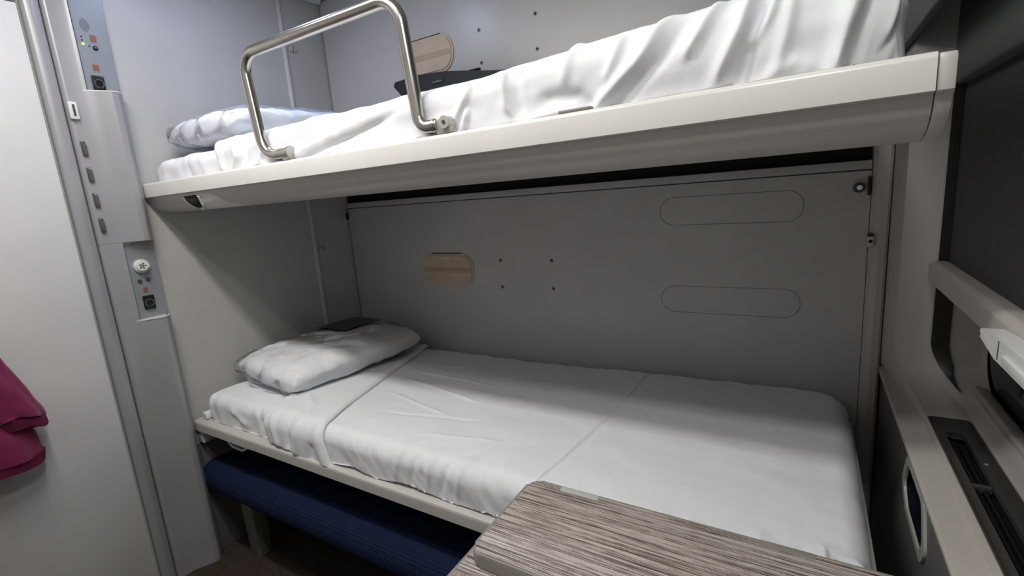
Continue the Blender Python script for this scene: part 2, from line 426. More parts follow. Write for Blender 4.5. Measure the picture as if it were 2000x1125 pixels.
lower_panel = back_panel(-.02, .679, .405, (.822, 1.041), (.445, .341), 'lower grey back panel with a beige oval pull and two rounded outlines',
           [(1.428, 1.813, .556, .642), (1.428, 1.813, .281, .366)], 0)
box('finger_latch', .54, .585, YB - .0105, YB - .0086, .449, .456, M['whitepl'], lower_panel, .001)
pn = disc('lock_pin', (1.932, YB - .0005, .638), (0, -1, 0), .013, .012, M['greypl'], lower_panel, 24, .002)
disc('lock_pin_head', (1.932, YB - .0125, .638), (0, -1, 0), .006, .007, M['chrome'], pn, 16, .001)
box('lock_plate', 1.9495, 1.956, YB - .010, YB - .0003, .617, .664, M['blackpl'], lower_panel, .001)
upper_panel = back_panel(.738, ZC - .006, 1.222, (.811, 1.036), (1.263, 1.155), 'upper grey back panel with a beige oval pull above the upper berth', [], 0)
# rail under the slot between the two panels
struct(box('trim_6', .0085, 1.957, YB - .0005, YB + .029, .6825, .705, M['panel'], bev=.0015))
struct(box('slot_shade', .0085, 1.957, YB + .024, YB + .0295, .7055, .7375, M['dark']))  # black strip painting the shade at the back of the slot
# slim post at the window end of the panels
pp = [(1.9585, YB + .028), (1.9585, YB - .004), (1.966, YB - .014), (1.978, YB - .018), (1.992, YB - .017), (1.9975, YB - .012), (1.9975, YB + .028)]
struct(prism('trim_8', pp, 'z', ZF, ZC - .001, M['winwall'], angle=20))

def wall_bracket(loc, label, pts, m='bracket'):
    t = empty('wall_bracket', loc, label, 'bracket', 'small metal brackets beside the back panels')
    x, y, z = loc
    prism('mounting_plate', rrect(y - .018, y + .018, z - .014, z + .014, .003, 3), 'x', x, x + .003, M[m], t, bev=.0006)
    box('catch', x + .003, x + .013, y - .013, y - .003, z - .009, z + .009, M[m], t, .0015)
    box('catch', x + .003, x + .010, y + .005, y + .012, z - .010, z + .006, M[m], t, .0015)
    disc('screw', (x + .003, y + .001, z + .009), (1, 0, 0), .003, .0012, M['greypl'], t, 10)
    return t
wall_bracket((.0004, .638, 1.336), 'small silver bracket on the head wall strip above the upper berth', 0)
wall_bracket((.0004, .637, .516), 'small silver bracket on the head wall strip below the upper berth', 0)
t = empty('hinge_pin', (.0004, .77, .643), 'small round hinge pin at the top left corner of the lower back panel', 'hinge')
box('hinge_leaf', .0004, .007, .755, .795, .628, .668, M['bracket'], t, .001)
disc('pin', (.007, .768, .644), (1, 0, 0), .011, .010, M['bracket'], t, 20, .002)
box('hinge_tab', .0075, .011, .785, .7985, .632, .662, M['blackpl'], t, .0008)
t = empty('panel_catch', (1.966, .78, .501), 'small pale catch on the slim post at the right of the lower back panel', 'catch')
prism('catch_plate', rrect(1.953, 1.968, .488, .514, .002, 3), 'y', .775, .7975, M['bracket'], t, bev=.001)
disc('catch_hole', (1.9605, .7752, .502), (0, -1, 0), .0045, .0012, M['dark'], t, 14)
box('catch_tab', 1.9545, 1.9665, .779, .795, .5145, .521, M['blackpl'], t, .001)

# ------------------------------------------------------------------ berths
prof_u = [(.020, .8000), (.018, .8065), (.010, ZU), (.003, ZU - .0015), (0, ZU - .007), (.0005, .767), (.003, .7655), (.0075, .765),
          (.009, .758), (.014, .746), (.022, .735), (.034, .726), (.05, .7195), (.07, .7165), (.095, .7155), (.12, .7165), (.35, .726), (.775, .742), (.782, .75), (.782, .80)]
def berth(z, label):
    t = empty('berth', (L / 2, .39, z), label, 'berth', 'folding berths')
    return t
ub = berth(ZU, 'upper folding berth with a cream edge moulding and curved grey underside')
prism('shell', prof_u, 'x', .006, 1.9385, M['cream2'], ub, bev=0, angle=28)
prism('end_cap', prof_u, 'x', 1.9398, 1.956, M['cream2'], ub, bev=.0015, angle=28)
# cream front band, a separate glossy moulding standing just proud of the shell
band = [(-.0012, .7668), (-.0012, ZU - .0065), (.0008, ZU - .0008), (.004, ZU + .0012), (.010, ZU + .0016), (.0185, ZU + .0008), (.019, ZU - .004), (.004, ZU - .006), (.002, .7668)]
prism('edge_moulding', band, 'x', .006, 1.9385, M['cream'], ub, angle=50)
def latch_upper(par):
    # moulded latch cup set into the curved underside
    def surf(y): return np.interp(y, [p[0] for p in prof_u[7:16]], [p[1] for p in prof_u[7:16]])
    ys = np.linspace(.009, .075, 14)
    bm = bmesh.new(); out = rrect(.196, .345, 0, 1, .03, 6)
    def strip(x0f, x1f, lift, nm, m, y0, y1):
        vs, fs = [], []; yy = np.linspace(y0, y1, 12)
        for i, y in enumerate(yy):
            u = i / 11
            xa, xb = x0f(u), x1f(u)
            for j in range(7):
                x = xa + (xb - xa) * j / 6
                e = min(1, 4 * min(j, 6 - j) / 6, 4 * min(i, 11 - i) / 11)
                vs.append((x, y - lift * e, surf(y) - lift * e))
        for i in range(11):
            for j in range(6):
                a = i * 7 + j; fs.append((a, a + 1, a + 8, a + 7))
        return link(nm, vs, fs, m, par, True)
    bm.free()
    pl_ = strip(lambda u: .218 + .02 * u, lambda u: .40 + .09 * u, .005, 'latch_surround', M['cream'], .0085, .070)
    strip(lambda u: .232 + .03 * u, lambda u: .318 - .004 * u, .0075, 'latch_cup', M['dark'], .0092, .040)
    tube('latch_lever', fillet([(.262, .040, .717), (.285, .034, .716), (.318, .018, .727), (.326, .006, .752)], .006, 5), .0035, M['cream'], par, 8)
latch_upper(ub)
t_ = box('stop_plate', 1.47, 1.527, .0045, .0185, ZU + .0018, ZU + .007, M['rim'], ub, .002)

lb = berth(0, 'lower folding berth with a plain warm grey edge')
prof_l = [(.78, -.0005), (.008, -.0005), (.0045, -.0012), (.0018, -.0032), (.0003, -.0065), (0, -.010), (0, -.034), (.002, -.036), (.020, -.036), (.022, -.030), (.78, -.030)]
prism('shell', prof_l, 'x', .006, 1.945, M['cream2'], lb, angle=24)
tube('latch', fillet([(.19, .012, -.036), (.235, .006, -.052), (.29, .006, -.054), (.325, .012, -.036)], .012, 6), .005, M['chrome'], lb, 10)
box('latch_cup', .215, .318, .010, .055, -.052, -.0365, M['cream2'], lb, .006)
box('left_bracket', .0065, .04, .006, .06, -.085, -.0365, M['cream2'], lb, .005)

# ------------------------------------------------------------------ bedding
def fold(GX, GY, pts, w, amp, sharp=1.0, end=.25):
    """ridge (amp>0) or groove along a polyline in cloth coordinates"""
    best = np.full(GX.shape, 9.); tt = np.zeros(GX.shape); tot = 0; segs = []
    for a, b in zip(pts, pts[1:]):
        l = math.hypot(b[0] - a[0], b[1] - a[1]); segs.append((a, b, l, tot)); tot += l
    for a, b, l, t0 in segs:
        ux, uy = (b[0] - a[0]) / l, (b[1] - a[1]) / l
        s = np.clip((GX - a[0]) * ux + (GY - a[1]) * uy, 0, l)
        d = np.hypot(GX - a[0] - ux * s, GY - a[1] - uy * s)
        k = d < best; best = np.where(k, d, best); tt = np.where(k, (t0 + s) / tot, tt)
    taper = np.clip(np.minimum(tt, 1 - tt) / end, 0, 1); taper = taper * taper * (3 - 2 * taper)
    return amp * taper * np.exp(-(best / w) ** (2 * sharp))

def fbm(GX, GY, sx, sy, seed, oct=3):
    v = noise.fractal; out = np.empty(GX.shape); f = out.ravel()
    for i, (x, y) in enumerate(zip(GX.ravel(), GY.ravel())):
        f[i] = v((x * sx + seed * 7.3, y * sy + seed * 3.1, seed), .9, 2.1, oct)
    return f.reshape(GX.shape)

def drape(name, GX, GY, box4, ztop, hang, r, rc, disp, m, parent=None, solid=0., off=0.):
    """cloth coordinates (GX,GY) laid on a rounded box and folded down its sides"""
    x0, x1, y0, y1 = box4
    qx = np.clip(GX, x0 + rc, x1 - rc); qy = np.clip(GY, y0 + rc, y1 - rc)
    ox, oy = GX - qx, GY - qy
    ln = np.hypot(ox, oy) + 1e-12; nx, ny = ox / ln, oy / ln
    d = np.maximum(np.abs(ox), np.abs(oy)); s = d - (rc - r)
    th = np.clip(s / r, 0, PI / 2)
    rad = np.where(s <= 0, d, (rc - r) + r * np.sin(th))
    drop = np.where(s <= 0, 0, r * (1 - np.cos(th)) + np.maximum(0, s - r * PI / 2))
    X = qx + nx * rad; Yc = qy + ny * rad
    zt = ztop(X, Yc)
    H = hang(X, Yc) if callable(hang) else hang
    Z = zt - np.minimum(drop, np.maximum(zt - H, 0.001))
    P = np.stack([X, Yc, Z], -1)
    du = np.gradient(P, axis=1); dv = np.gradient(P, axis=0)
    N = np.cross(du, dv); nl = np.linalg.norm(N, axis=-1, keepdims=True)
    N = np.where(nl > 1e-12, N / np.maximum(nl, 1e-12), 0)
    N = N * np.sign(np.where(np.abs((N * np.stack([nx, ny, np.ones_like(nx)], -1)).sum(-1, keepdims=True)) < 1e-9, 1, (N * np.stack([nx * (s > 0), ny * (s > 0), np.ones_like(nx)], -1)).sum(-1, keepdims=True)))
    D = (disp(GX, GY) if disp is not None else 0) + off
    P = P + N * np.asarray(D)[..., None]
    ny_, nx_ = GX.shape
    faces = [(j * nx_ + i, j * nx_ + i + 1, (j + 1) * nx_ + i + 1, (j + 1) * nx_ + i) for j in range(ny_ - 1) for i in range(nx_ - 1)]
    o = link(name, P.reshape(-1, 3), faces, m, parent, True)
    if solid:
        md = o.modifiers.new('thickness', 'SOLIDIFY'); md.thickness = solid; md.offset = -1
    return o

def grid(xl, xr, ya, yb, nx, ny):
    """xl, xr may be functions of y"""
    gy = np.linspace(ya, yb, ny)[:, None] * np.ones((1, nx)); u = np.linspace(0, 1, nx)[None, :]
    a = xl(gy) if callable(xl) else xl; b = xr(gy) if callable(xr) else xr
    return a + (b - a) * u + gy * 0, gy

# ---- lower bed
LZ = lambda x, y: .093 - .032 * np.clip((y - .12) / .65, 0, 1) + .022 * np.clip((x - .9) / .9, 0, 1) * np.clip((y - .3) / .45, 0, 1) - .010 * np.clip((x - 1.3) / .6, 0, 1) * (1 - np.clip((y - .1) / .4, 0, 1))
boxL = (.052, 1.915, .030, .772)
GX, GY = grid(-.03, 1.995, -.055, .86, 330, 150)
def dm(x, y):
    e = np.clip((.12 - y) / .08, 0, 1)
    return .0025 * fbm(x, y, 7, 7, 3) + e * (.004 * fbm(x, y, 22, 5, 5) + fold(x, y, [(.10, .07), (.085, -.05)], .012, .007) + fold(x, y, [(.36, .06), (.40, -.03)], .010, -.006) + fold(x, y, [(.2, .02), (.33, -.03)], .012, .006))
mt = drape('mattress', GX, GY, boxL, LZ, .001, .034, .05, dm, M['mattress'])
tag(mt, 'white sheeted mattress showing at the pillow end of the lower berth', 'mattress', 'mattresses on the berths')
tk = prism('tucked_corner', [(.022, .03), (.06, .022), (.07, .10), (.03, .11)], 'z', .002, .022, M['mattress'], mt, bev=.004)

boxD = (.052, 1.925, .022, .782)
xl = lambda y: np.interp(y, [-.06, .03, .10, .30, .60, .9], [.452, .425, .405, .35, .27, .20])
crease = lambda y: np.interp(y, [-.07, .0, .06, .15, .30, .50, .68, .80, .9], [.735, .712, .690, .655, .60, .53, .468, .42, .38])
random.seed(4)
def dl(x, y):
    e = np.clip((.10 - y) / .10, 0, 1)
    o = .0030 * fbm(x, y, 4, 6, 11) + .0012 * fbm(x, y, 14, 10, 12)
    o += e * (.0040 * fbm(x + .5 * y, y, 15, 7, 13))
    o += fold(x, y, [(1.392, .80), (1.385, .45), (1.362, .12), (1.35, .02)], .0035, .0032, 1, .03)
    o += fold(x, y, [(1.403, .80), (1.396, .45), (1.373, .12), (1.36, .02)], .010, -.0018, 1, .03)
    # pulled creases running from the turn-down towards the middle
    for p, q, w, a in (((.62, .42), (1.05, .33), .007, .0035), ((.58, .50), (1.0, .47), .008, .003), ((.66, .30), (1.0, .22), .006, .003), ((.74, .16), (1.12, .24), .006, -.003), ((.55, .58), (.85, .60), .010, .0035), ((.95, .10), (1.22, .16), .007, .0025)):
        o += fold(x, y, [p, q], w, a)
    # gathers along the front side
    for xx, w, a, dx, t in ((.86, .010, .006, .02, .05), (.98, .008, .007, .03, .10), (1.035, .009, -.007, .03, .09), (1.08, .008, .009, .02, .12), (1.13, .009, -.008, .035, .10), (1.17, .008, .008, .02, .11),
                            (1.23, .011, -.006, -.02, .08), (1.28, .009, .007, -.02, .10), (1.36, .010, .005, .0, .06), (1.60, .010, -.004, .01, .06), (1.66, .010, .006, .0, .08), (1.72, .011, -.006, .02, .07),
                            (1.77, .010, .007, .0, .09), (1.815, .010, -.010, .02, .09), (1.85, .009, .010, .02, .10), (1.885, .009, -.009, .03, .09), (1.92, .010, .009, .05, .10)):
        o += fold(x, y, [(xx + dx * 1.6, t * 1.1), (xx, .02), (xx - dx * .9, -.085)], w * 1.05, a * (.45 if xx < 1.5 else .85), 1, .4)
    # side at the window end
    o += fold(x, y, [(1.97, .08), (1.95, .35), (1.965, .62)], .009, .005) + fold(x, y, [(1.90, .09), (1.97, .0)], .012, .010)
    # wavy back edge
    eb = np.clip((y - .70) / .08, 0, 1); o += eb * .004 * fbm(x, y, 16, 2, 17)
    # tuck below the turn-down hides under it
    return o
GX, GY = grid(lambda y: crease(y) - .10, 2.00, -.062, .855, 520, 240)
hangL = lambda x, y: .003 + .010 * np.clip(1 - y / .1, 0, 1) * (.5 + .5 * np.sin(x * 19 + 2 * np.sin(x * 7)))
dv = drape('duvet', GX, GY, boxD, LZ, hangL, .036, .085, dl, M['whitecloth'], None, .0025, .006)
tag(dv, 'white sheet and cover spread over the lower berth, its top turned down', 'bedding', 'white covers on the berths')
def dc(x, y):
    a = xl(y); b = crease(y); u = np.clip((x - a) / np.maximum(b - a, .01), 0, 1)
    edge = np.minimum(np.clip((x - a) / .018, 0, 1), np.clip((b - x) / .014, 0, 1)); edge = np.sqrt(edge * (2 - edge))
    e = np.clip((.10 - y) / .10, 0, 1)
    o = .0060 * edge + .006 * np.exp(-((b - x - .02) / .02) ** 2) * edge + .004 * fbm(x, y, 7, 5, 21) + e * (.0045 * fbm(x, y, 20, 4, 23))
    o += fold(x, y, [(.60, .05), (.575, -.07)], .012, .009) + fold(x, y, [(.55, .06), (.545, -.06)], .008, -.007) + fold(x, y, [(.66, .0), (.64, -.08)], .010, -.006) + fold(x, y, [(.47, .05), (.50, -.06)], .012, .006)
    o += fold(x, y, [(.45, .16), (.56, .10), (.62, .02)], .012, .004)
    return o
GX, GY = grid(xl, crease, -.072, .80, 90, 220)
cf = drape('turned_down_edge', GX, GY, boxD, LZ, lambda x, y: -.002 + .02 * np.clip((.60 - x) / .17, 0, 1), .036, .085, dc, M['whitecloth'], dv, .006, .0095)

# ---- upper bed
UZ = lambda x, y: .893 + .012 * np.clip(y / .15, 0, 1) + .030 * np.clip((x - 1.25) / .5, 0, 1) - .07 * np.clip((x - 1.80) / .14, 0, 1) ** 2 + .02 * np.clip((y - .1) / .4, 0, 1)
boxU = (.010, 1.905, .034, .762)
GX, GY = grid(-.055, 1.99, -.06, .86, 300, 140)
def dmu(x, y):
    e = np.clip((.12 - y) / .08, 0, 1)
    return .003 * fbm(x, y, 6, 6, 33) + e * (.004 * fbm(x + y, y, 13, 6, 35) + fold(x, y, [(.13, .06), (.07, -.06)], .016, .005) + fold(x, y, [(.235, .06), (.26, -.05)], .009, -.004) + fold(x, y, [(.30, .05), (.38, -.06)], .012, .004))
mu = drape('mattress', GX, GY, boxU, lambda x, y: UZ(x, y) - .012 - .006, .8015, .034, .06, dmu, M['mattress'])
tag(mu, 'white sheeted mattress showing at the left end of the upper berth', 'mattress', 'mattresses on the berths')
boxV = (.040, 1.912, .027, .775)
def du_(x, y):
    o = .005 * fbm(x, y, 4, 8, 41) + .0035 * fbm(x, y, 11, 9, 42)
    ef = np.clip((x - .42) / .03, 0, 1)
    # long crease, then the heavy drapes towards the window end
    o += fold(x, y, [(.60, -.075), (.80, -.045), (1.0, -.01), (1.16, .03)], .006, -.006) + fold(x, y, [(.60, -.055), (.80, -.025), (1.0, .012), (1.16, .05)], .012, .005)
    o += fold(x, y, [(.50, .06), (.53, -.01), (.50, -.06)], .011, .010) + fold(x, y, [(.565, .05), (.56, -.05)], .010, -.009) + fold(x, y, [(.44, .05), (.455, -.06)], .014, .012)
    o += fold(x, y, [(.66, .02), (.63, -.03), (.66, -.08)], .009, .006)
    o += fold(x, y, [(1.20, -.055), (1.25, -.02), (1.31, .05)], .008, .007) + fold(x, y, [(1.235, -.07), (1.27, -.035), (1.285, .0)], .006, .008) + fold(x, y, [(1.15, -.02), (1.22, -.025)], .007, .005)
    o += fold(x, y, [(1.36, .05), (1.365, -.02), (1.375, -.045)], .006, .008) + fold(x, y, [(1.385, .04), (1.39, -.05)], .012, -.006)
    o += fold(x, y, [(1.40, -.055), (1.46, -.05), (1.53, -.075)], .008, .006) + fold(x, y, [(1.42, -.02), (1.50, -.035), (1.54, -.07)], .012, -.009)
    o += fold(x, y, [(1.50, -.085), (1.55, -.045), (1.60, -.01), (1.66, .06)], .011, .013) + fold(x, y, [(1.54, -.09), (1.58, -.05), (1.63, -.015), (1.69, .05)], .010, -.009)
    o += fold(x, y, [(1.545, -.03), (1.56, .0), (1.58, .04)], .008, .007) + fold(x, y, [(1.475, -.02), (1.485, .02), (1.5, .07)], .010, .006)
    o += fold(x, y, [(1.66, -.03), (1.68, .0), (1.72, .05)], .008, .010) + fold(x, y, [(1.70, -.08), (1.715, -.045), (1.735, -.005), (1.76, .06)], .010, .014) + fold(x, y, [(1.73, -.09), (1.745, -.04), (1.77, .04)], .009, -.012)
    o += fold(x, y, [(1.745, -.035), (1.765, .0), (1.785, .04)], .007, .009) + fold(x, y, [(1.775, -.08), (1.79, -.02), (1.80, .05)], .008, .006) + fold(x, y, [(1.76, -.075), (1.80, -.06), (1.83, -.075)], .012, .007)
    o += fold(x, y, [(1.84, -.09), (1.855, -.03), (1.865, .06)], .012, .016) + fold(x, y, [(1.88, -.09), (1.885, -.02), (1.89, .05)], .010, -.010) + fold(x, y, [(1.93, -.04), (1.915, .02), (1.91, .09)], .012, .010)
    bul = np.clip((x - 1.35) / .3, 0, 1) * np.exp(-((y + .02) / .05) ** 2) * .010
    # soft rounded front end where the cover begins
    st = np.sqrt(np.clip((x - .415) / .04, 0, 1)) * .010 - .010
    return o + bul + st
GX, GY = grid(lambda y: .412 + .05 * np.clip((y - .1) / .6, 0, 1), 1.995, -.078, .86, 620, 230)
hangU = lambda x, y: .8105 + .0015 * np.sin(x * 23) * np.clip(1 - y / .1, 0, 1)
dvu = drape('duvet', GX, GY, boxV, UZ, hangU, .036, .07, du_, M['whitecloth'], None, .0025, .006)
tag(dvu, 'rumpled white cover heaped along the upper berth behind the guard rail', 'bedding', 'white covers on the berths')

# ---- pillows
def pillow_mesh(a, b, h, n=56, pw=.34, seed=1, crease=.004, ex=4.2):
    """cushion: half-size a (x) by b (y), total height h, flat-bottomed a little"""
    vs, fs = [], []
    for sgn in (1, -1):
        for j in range(n + 1):
            for i in range(n + 1):
                u = -math.cos(PI * i / n); v = -math.cos(PI * j / n)
                t = max(0, (1 - abs(u) ** ex)) ** pw * max(0, (1 - abs(v) ** ex)) ** pw
                rr = 1 - .05 * (abs(u) * abs(v)) ** 3
                z = sgn * h / 2 * t * (1 if sgn > 0 else .85)
                q = noise.fractal((u * 2.2 + seed, v * 3.4, sgn * .5 + seed), .9, 2, 3) * crease + noise.fractal((u * 2.5 + seed + v * 1.5, v * 13, seed), .8, 2, 2) * crease * .45
                vs.append((a * u * rr, b * v * rr, z + q * min(1, 3 * t)))
    m_ = (n + 1) * (n + 1)
    for k in (0, 1):
        for j in range(n):
            for i in range(n):
                q = k * m_ + j * (n + 1) + i
                f = (q, q + 1, q + n + 2, q + n + 1); fs.append(f if k == 0 else f[::-1])
    return vs, fs
def weld(o, d=1e-5):
    bm = bmesh.new(); bm.from_mesh(o.data); bmesh.ops.remove_doubles(bm, verts=bm.verts, dist=d); bmesh.ops.recalc_face_normals(bm, faces=bm.faces); bm.to_mesh(o.data); bm.free()
    o.data.polygons.foreach_set('use_smooth', [True] * len(o.data.polygons))
def pillow(loc, rot, a, b, h, m, label, seed, grp):
    t = empty('pillow', (0, 0, 0), label, 'pillow', grp)
    vs, fs = pillow_mesh(a, b, h, seed=seed, crease=.006); c = link('pillowcase', vs, fs, m, None, True); weld(c); c.parent = t
    # loose crinkled film: a little larger, pinched flat past both short ends
    vs2 = []
    v0, f2 = pillow_mesh(a + .005, b + .010, h + .008, seed=seed + 5, crease=.007, pw=.33)
    for x, y, z in v0:
        w = max(0, (abs(y) - b * .80) / (b * .2 + .02))
        q = noise.fractal((x * 34, y * 26, z * 34 + seed), .6, 2.2, 4)
        z2 = z * (1 - .35 * min(1, w) ** 2) + q * (.0018 + .008 * min(1, w)) + .012 * min(1, w) ** 2 * math.sin(x * 37)
        vs2.append((x + .002 * q, y + .010 * min(1, w) * math.sin(x * 53 + seed), z2))
    f = link('plastic_wrap', vs2, f2, M['film'], None, True); weld(f); f.parent = t
    t.location = loc; t.rotation_euler = rot
    return t
pl_low = pillow((.272, .415, .148), (math.radians(1), math.radians(2), math.radians(-6)), .205, .285, .112, M['pillow'], 'white pillow in clear plastic wrap with a dark printed label on the lower berth', 2, 'plastic wrapped pillows')
def zsurf(x, y, a=.212, b=.305, h=.121, pw=.33, ex=4.2):
    return h / 2 * max(0, 1 - abs(x / a) ** ex) ** pw * max(0, 1 - abs(y / b) ** ex) ** pw
lv, lf = [], []
for j in range(9):
    for i in range(7):
        x = -.185 + .19 * i / 6; y = .030 + .185 * j / 8 + .02 * (i / 6)
        lv.append((x, y, zsurf(x, y) + .007))
for j in range(8):
    for i in range(6): q = j * 7 + i; lf.append((q, q + 1, q + 8, q + 7))
lab = link('printed_label', lv, lf, M['label'], None, True); lab.parent = pl_low
pl_up = pillow((.262, .36, .958), (math.radians(2), math.radians(1), math.radians(-3)), .215, .29, .112, M['pillow_bluelit'], 'white pillow in clear plastic wrap on the upper berth by the head wall', 7, 'plastic wrapped pillows')

# ---- black bag leaning on the back wall of the upper berth
bp_ = [(.445, 1.128), (.470, 1.137), (.575, 1.143), (.70, 1.134), (.80, 1.118), (.90, 1.100), (1.0, 1.085), (1.02, .96), (1.01, .925), (.56, .925), (.535, .96), (.515, 1.06), (.475, 1.105)]
bp_ = fillet([(x, z, 0) for x, z in bp_], .02, 4, True)
bg = empty('bag', (.75, .75, .925), 'slim black bag leaning against the back wall on the upper berth', 'bag')
body = prism('bag_body', [(p.x, p.y) for p in bp_], 'y', .715, .768, M['bag'], bg, bev=.012, angle=60, seg=4)
tg = prism('logo_tag', rrect(.645, .70, 1.098, 1.112, .003, 3), 'y', .7128, .7142, M['bag'], body)
bm = bmesh.new()
for i, (w, h) in enumerate(((.008, .005), (.007, .006), (.009, .006), (.007, .0055), (.008, .005))):
    bm_box(bm, .649 + i * .0098, .649 + i * .0098 + w, .7121, .7127, 1.102, 1.102 + h)
from_bm('logo_print', bm, M['greytag'], tg)
box('zip_pull', .795, .84, .735, .75, 1.118, 1.124, M['bag'], bg, .002)

# ---- folding guard rail
gr = empty('guard_rail', (.9, .006, ZU), 'brushed steel guard rail loop on the front edge of the upper berth', 'guard rail')
yr = .0085
path = fillet([(.765, yr, .8265), (.672, yr, .8275), (.646, yr, .99), (.642, yr, 1.066), (1.132, yr, 1.066), (1.156, yr, 1.02), (1.172, yr, .8275), (1.222, yr, .8265)],
              [0, .062, .3, .042, .05, .05, .060, 0], 12)
path = fillet([(.768, yr, .8265), (.668, yr, .8265), (.641, yr, 1.0665), (1.152, yr, 1.0665), (1.176, yr, .8265), (1.222, yr, .8265)], [0, .055, .045, .055, .055, 0], 14)
tube('rail_tube', path, .0128, M['steel'], gr, 20)
def foot(x, nm):
    f = box(nm, x - .012, x + .012, .001, .018, ZU + .0018, ZU + .0125, M['bracket'], gr, .002); return f
foot(.757, 'foot')
disc('foot_cap', (.766, yr, .8265), (1, 0, 0), .0150, .006, M['steel'], gr, 22, .001)
hb = box('hinge_bracket', 1.218, 1.252, .0015, .0185, ZU + .0018, .839, M['bracket'], gr, .003)
disc('hinge_barrel', (1.243, -.004, .8290), (0, 1, 0), .0115, .027, M['bracket'], hb, 22, .0015)
disc('hinge_screw', (1.243, -.0055, .8290), (0, 1, 0), .0035, .002, M['greypl'], hb, 12)
disc('foot_cap', (1.212, yr, .8265), (1, 0, 0), .0138, .006, M['steel'], gr, 22, .001)

# ---- navy cushion and pedestal below the lower berth
def cushion_prof(yc, zc, r, depth):
    pts = [(yc + r * math.cos(a), zc + r * math.sin(a)) for a in np.linspace(PI / 2, 3 * PI / 2, 22)]
    pts += [(yc + depth, zc - r), (yc + depth + .01, zc - r + .01), (yc + depth + .01, zc + r - .01), (yc + depth, zc + r)]
    return pts
st = empty('bench_seat', (.9, .10, ZF), 'navy blue woven bench seat folded low beneath the lower berth', 'seat')
prism('cushion', cushion_prof(.042, -.222, .056, .26), 'x', .008, 1.93, M['navy'], st, bev=.012, angle=50, seg=3)
for x in (.115, 1.62):
    prism('leg', [(x, -.2785), (x + .075, -.2785), (x + .066, ZF), (x + .012, ZF)], 'y', .046, .096, M['legmetal'], st, bev=.004)

# ------------------------------------------------------------------ folding table
tb = empty('folding_table', (1.70, -.16, ZF), 'folding table with grey-brown striped wood leaves in front of the lower berth', 'table')
def leaf(x0, x1, y0, y1, z1, th):
    o = rrect(x0, x1, y0, y1, .022, 8); e = .0045
    body_ = prism('edge_band', o, 'z', z1 - th, z1, M['rim'], tb, bev=.0055, angle=40, seg=4)
    prism('leaf', rrect(x0 + e, x1 - e, y0 + e, y1 - e, .018, 8), 'z', z1 - .001, z1 + .0009, M['wood'], tb, bev=.0004)
    return body_
eb = leaf(1.384, 1.985, -.231, -.0185, .1505, .026)
leaf(1.366, 1.985, -.52, -.06, .1235, .022)
for x, m in ((1.449, 'chrome'), (1.775, 'rim')):
    prism('inlay_plate', rrect(x, x + .073, -.0325, -.0195, .003, 4), 'z', .1505, .1520, M['inlay'] if m == 'chrome' else M['rim'], tb, bev=.0004)
box('column', 1.82, 1.90, -.36, -.28, ZF, .1013, M['bracket'], tb, .008)
box('foot_plate', 1.76, 1.96, -.44, -.20, ZF, ZF + .015, M['bracket'], tb, .004)

# ------------------------------------------------------------------ window wall
def rr_ring(y0, y1, z0, z1, r, xs, xb, n=14):
    """rounded rectangle in (y,z); x blends from xs on the upright sides to xb along the bottom. starts top-left, runs down the y1 side"""
    out = []
    cs = [((y1 - r, z1 - r), 0), ((y1 - r, z0 + r), -PI / 2), ((y0 + r, z0 + r), -PI), ((y0 + r, z1 - r), -3 * PI / 2)]
    for k, ((cy, cz), a0) in enumerate(cs):
        for i in range(n + 1):
            a = a0 + PI / 2 * (1 - i / n) if True else 0
            y, z = cy + r * math.cos(a), cz + r * math.sin(a)
            w = i / n if k == 1 else (1 - i / n if k == 2 else 0)
            w = w * w * (3 - 2 * w)
            out.append((xs + (xb - xs) * w, y, z))
    # intermediate points along bottom keep w = 1 automatically
    return out
ZT = 1.02
outer = []
rings = [rr_ring(-1.02, .826, .166, ZC - .001, .0015, 2.0, 2.0),
         rr_ring(-1.00, .640, .1715, ZC - .30, .11, 2.0, 2.036),
         rr_ring(-.99, .622, .183, ZC - .32, .11, 2.003, 2.0405),
         rr_ring(-.95, .618, .183, ZT + .03, .115, 2.046, 2.112),
         rr_ring(-.94, .611, .187, ZT + .015, .11, 2.056, 2.1165),
         rr_ring(-.938, .606, .196, ZT, .105, 2.062, 2.120),
         rr_ring(-.936, .600, .212, ZT - .02, .10, 2.150, 2.126),
         rr_ring(-.92, .58, .220, ZT - .03, .08, 2.152, 2.150)]
n = len(rings[0]); bm = bmesh.new()
VR = [[bm.verts.new(p) for p in rg] for rg in rings]
for k, (a, b) in enumerate(zip(VR, VR[1:])):
    for i in range(n):
        if k == 2 and i == 29: continue              # straight bottom run: the sill plate with its vent opening goes here
        bm.faces.new((a[i], a[(i + 1) % n], b[(i + 1) % n], b[i]))
ww = struct(from_bm('wall_right', bm, M['winwall'], None, True, 32))
# ledge nose and dark lining below it
struct(prism('trim_9', [(2.004, .1655), (1.9985, .1645), (1.9965, .160), (1.9985, .148), (2.006, .143), (2.03, .142), (2.03, .1655)], 'y', -1.018, .826, M['winwall'], angle=60))
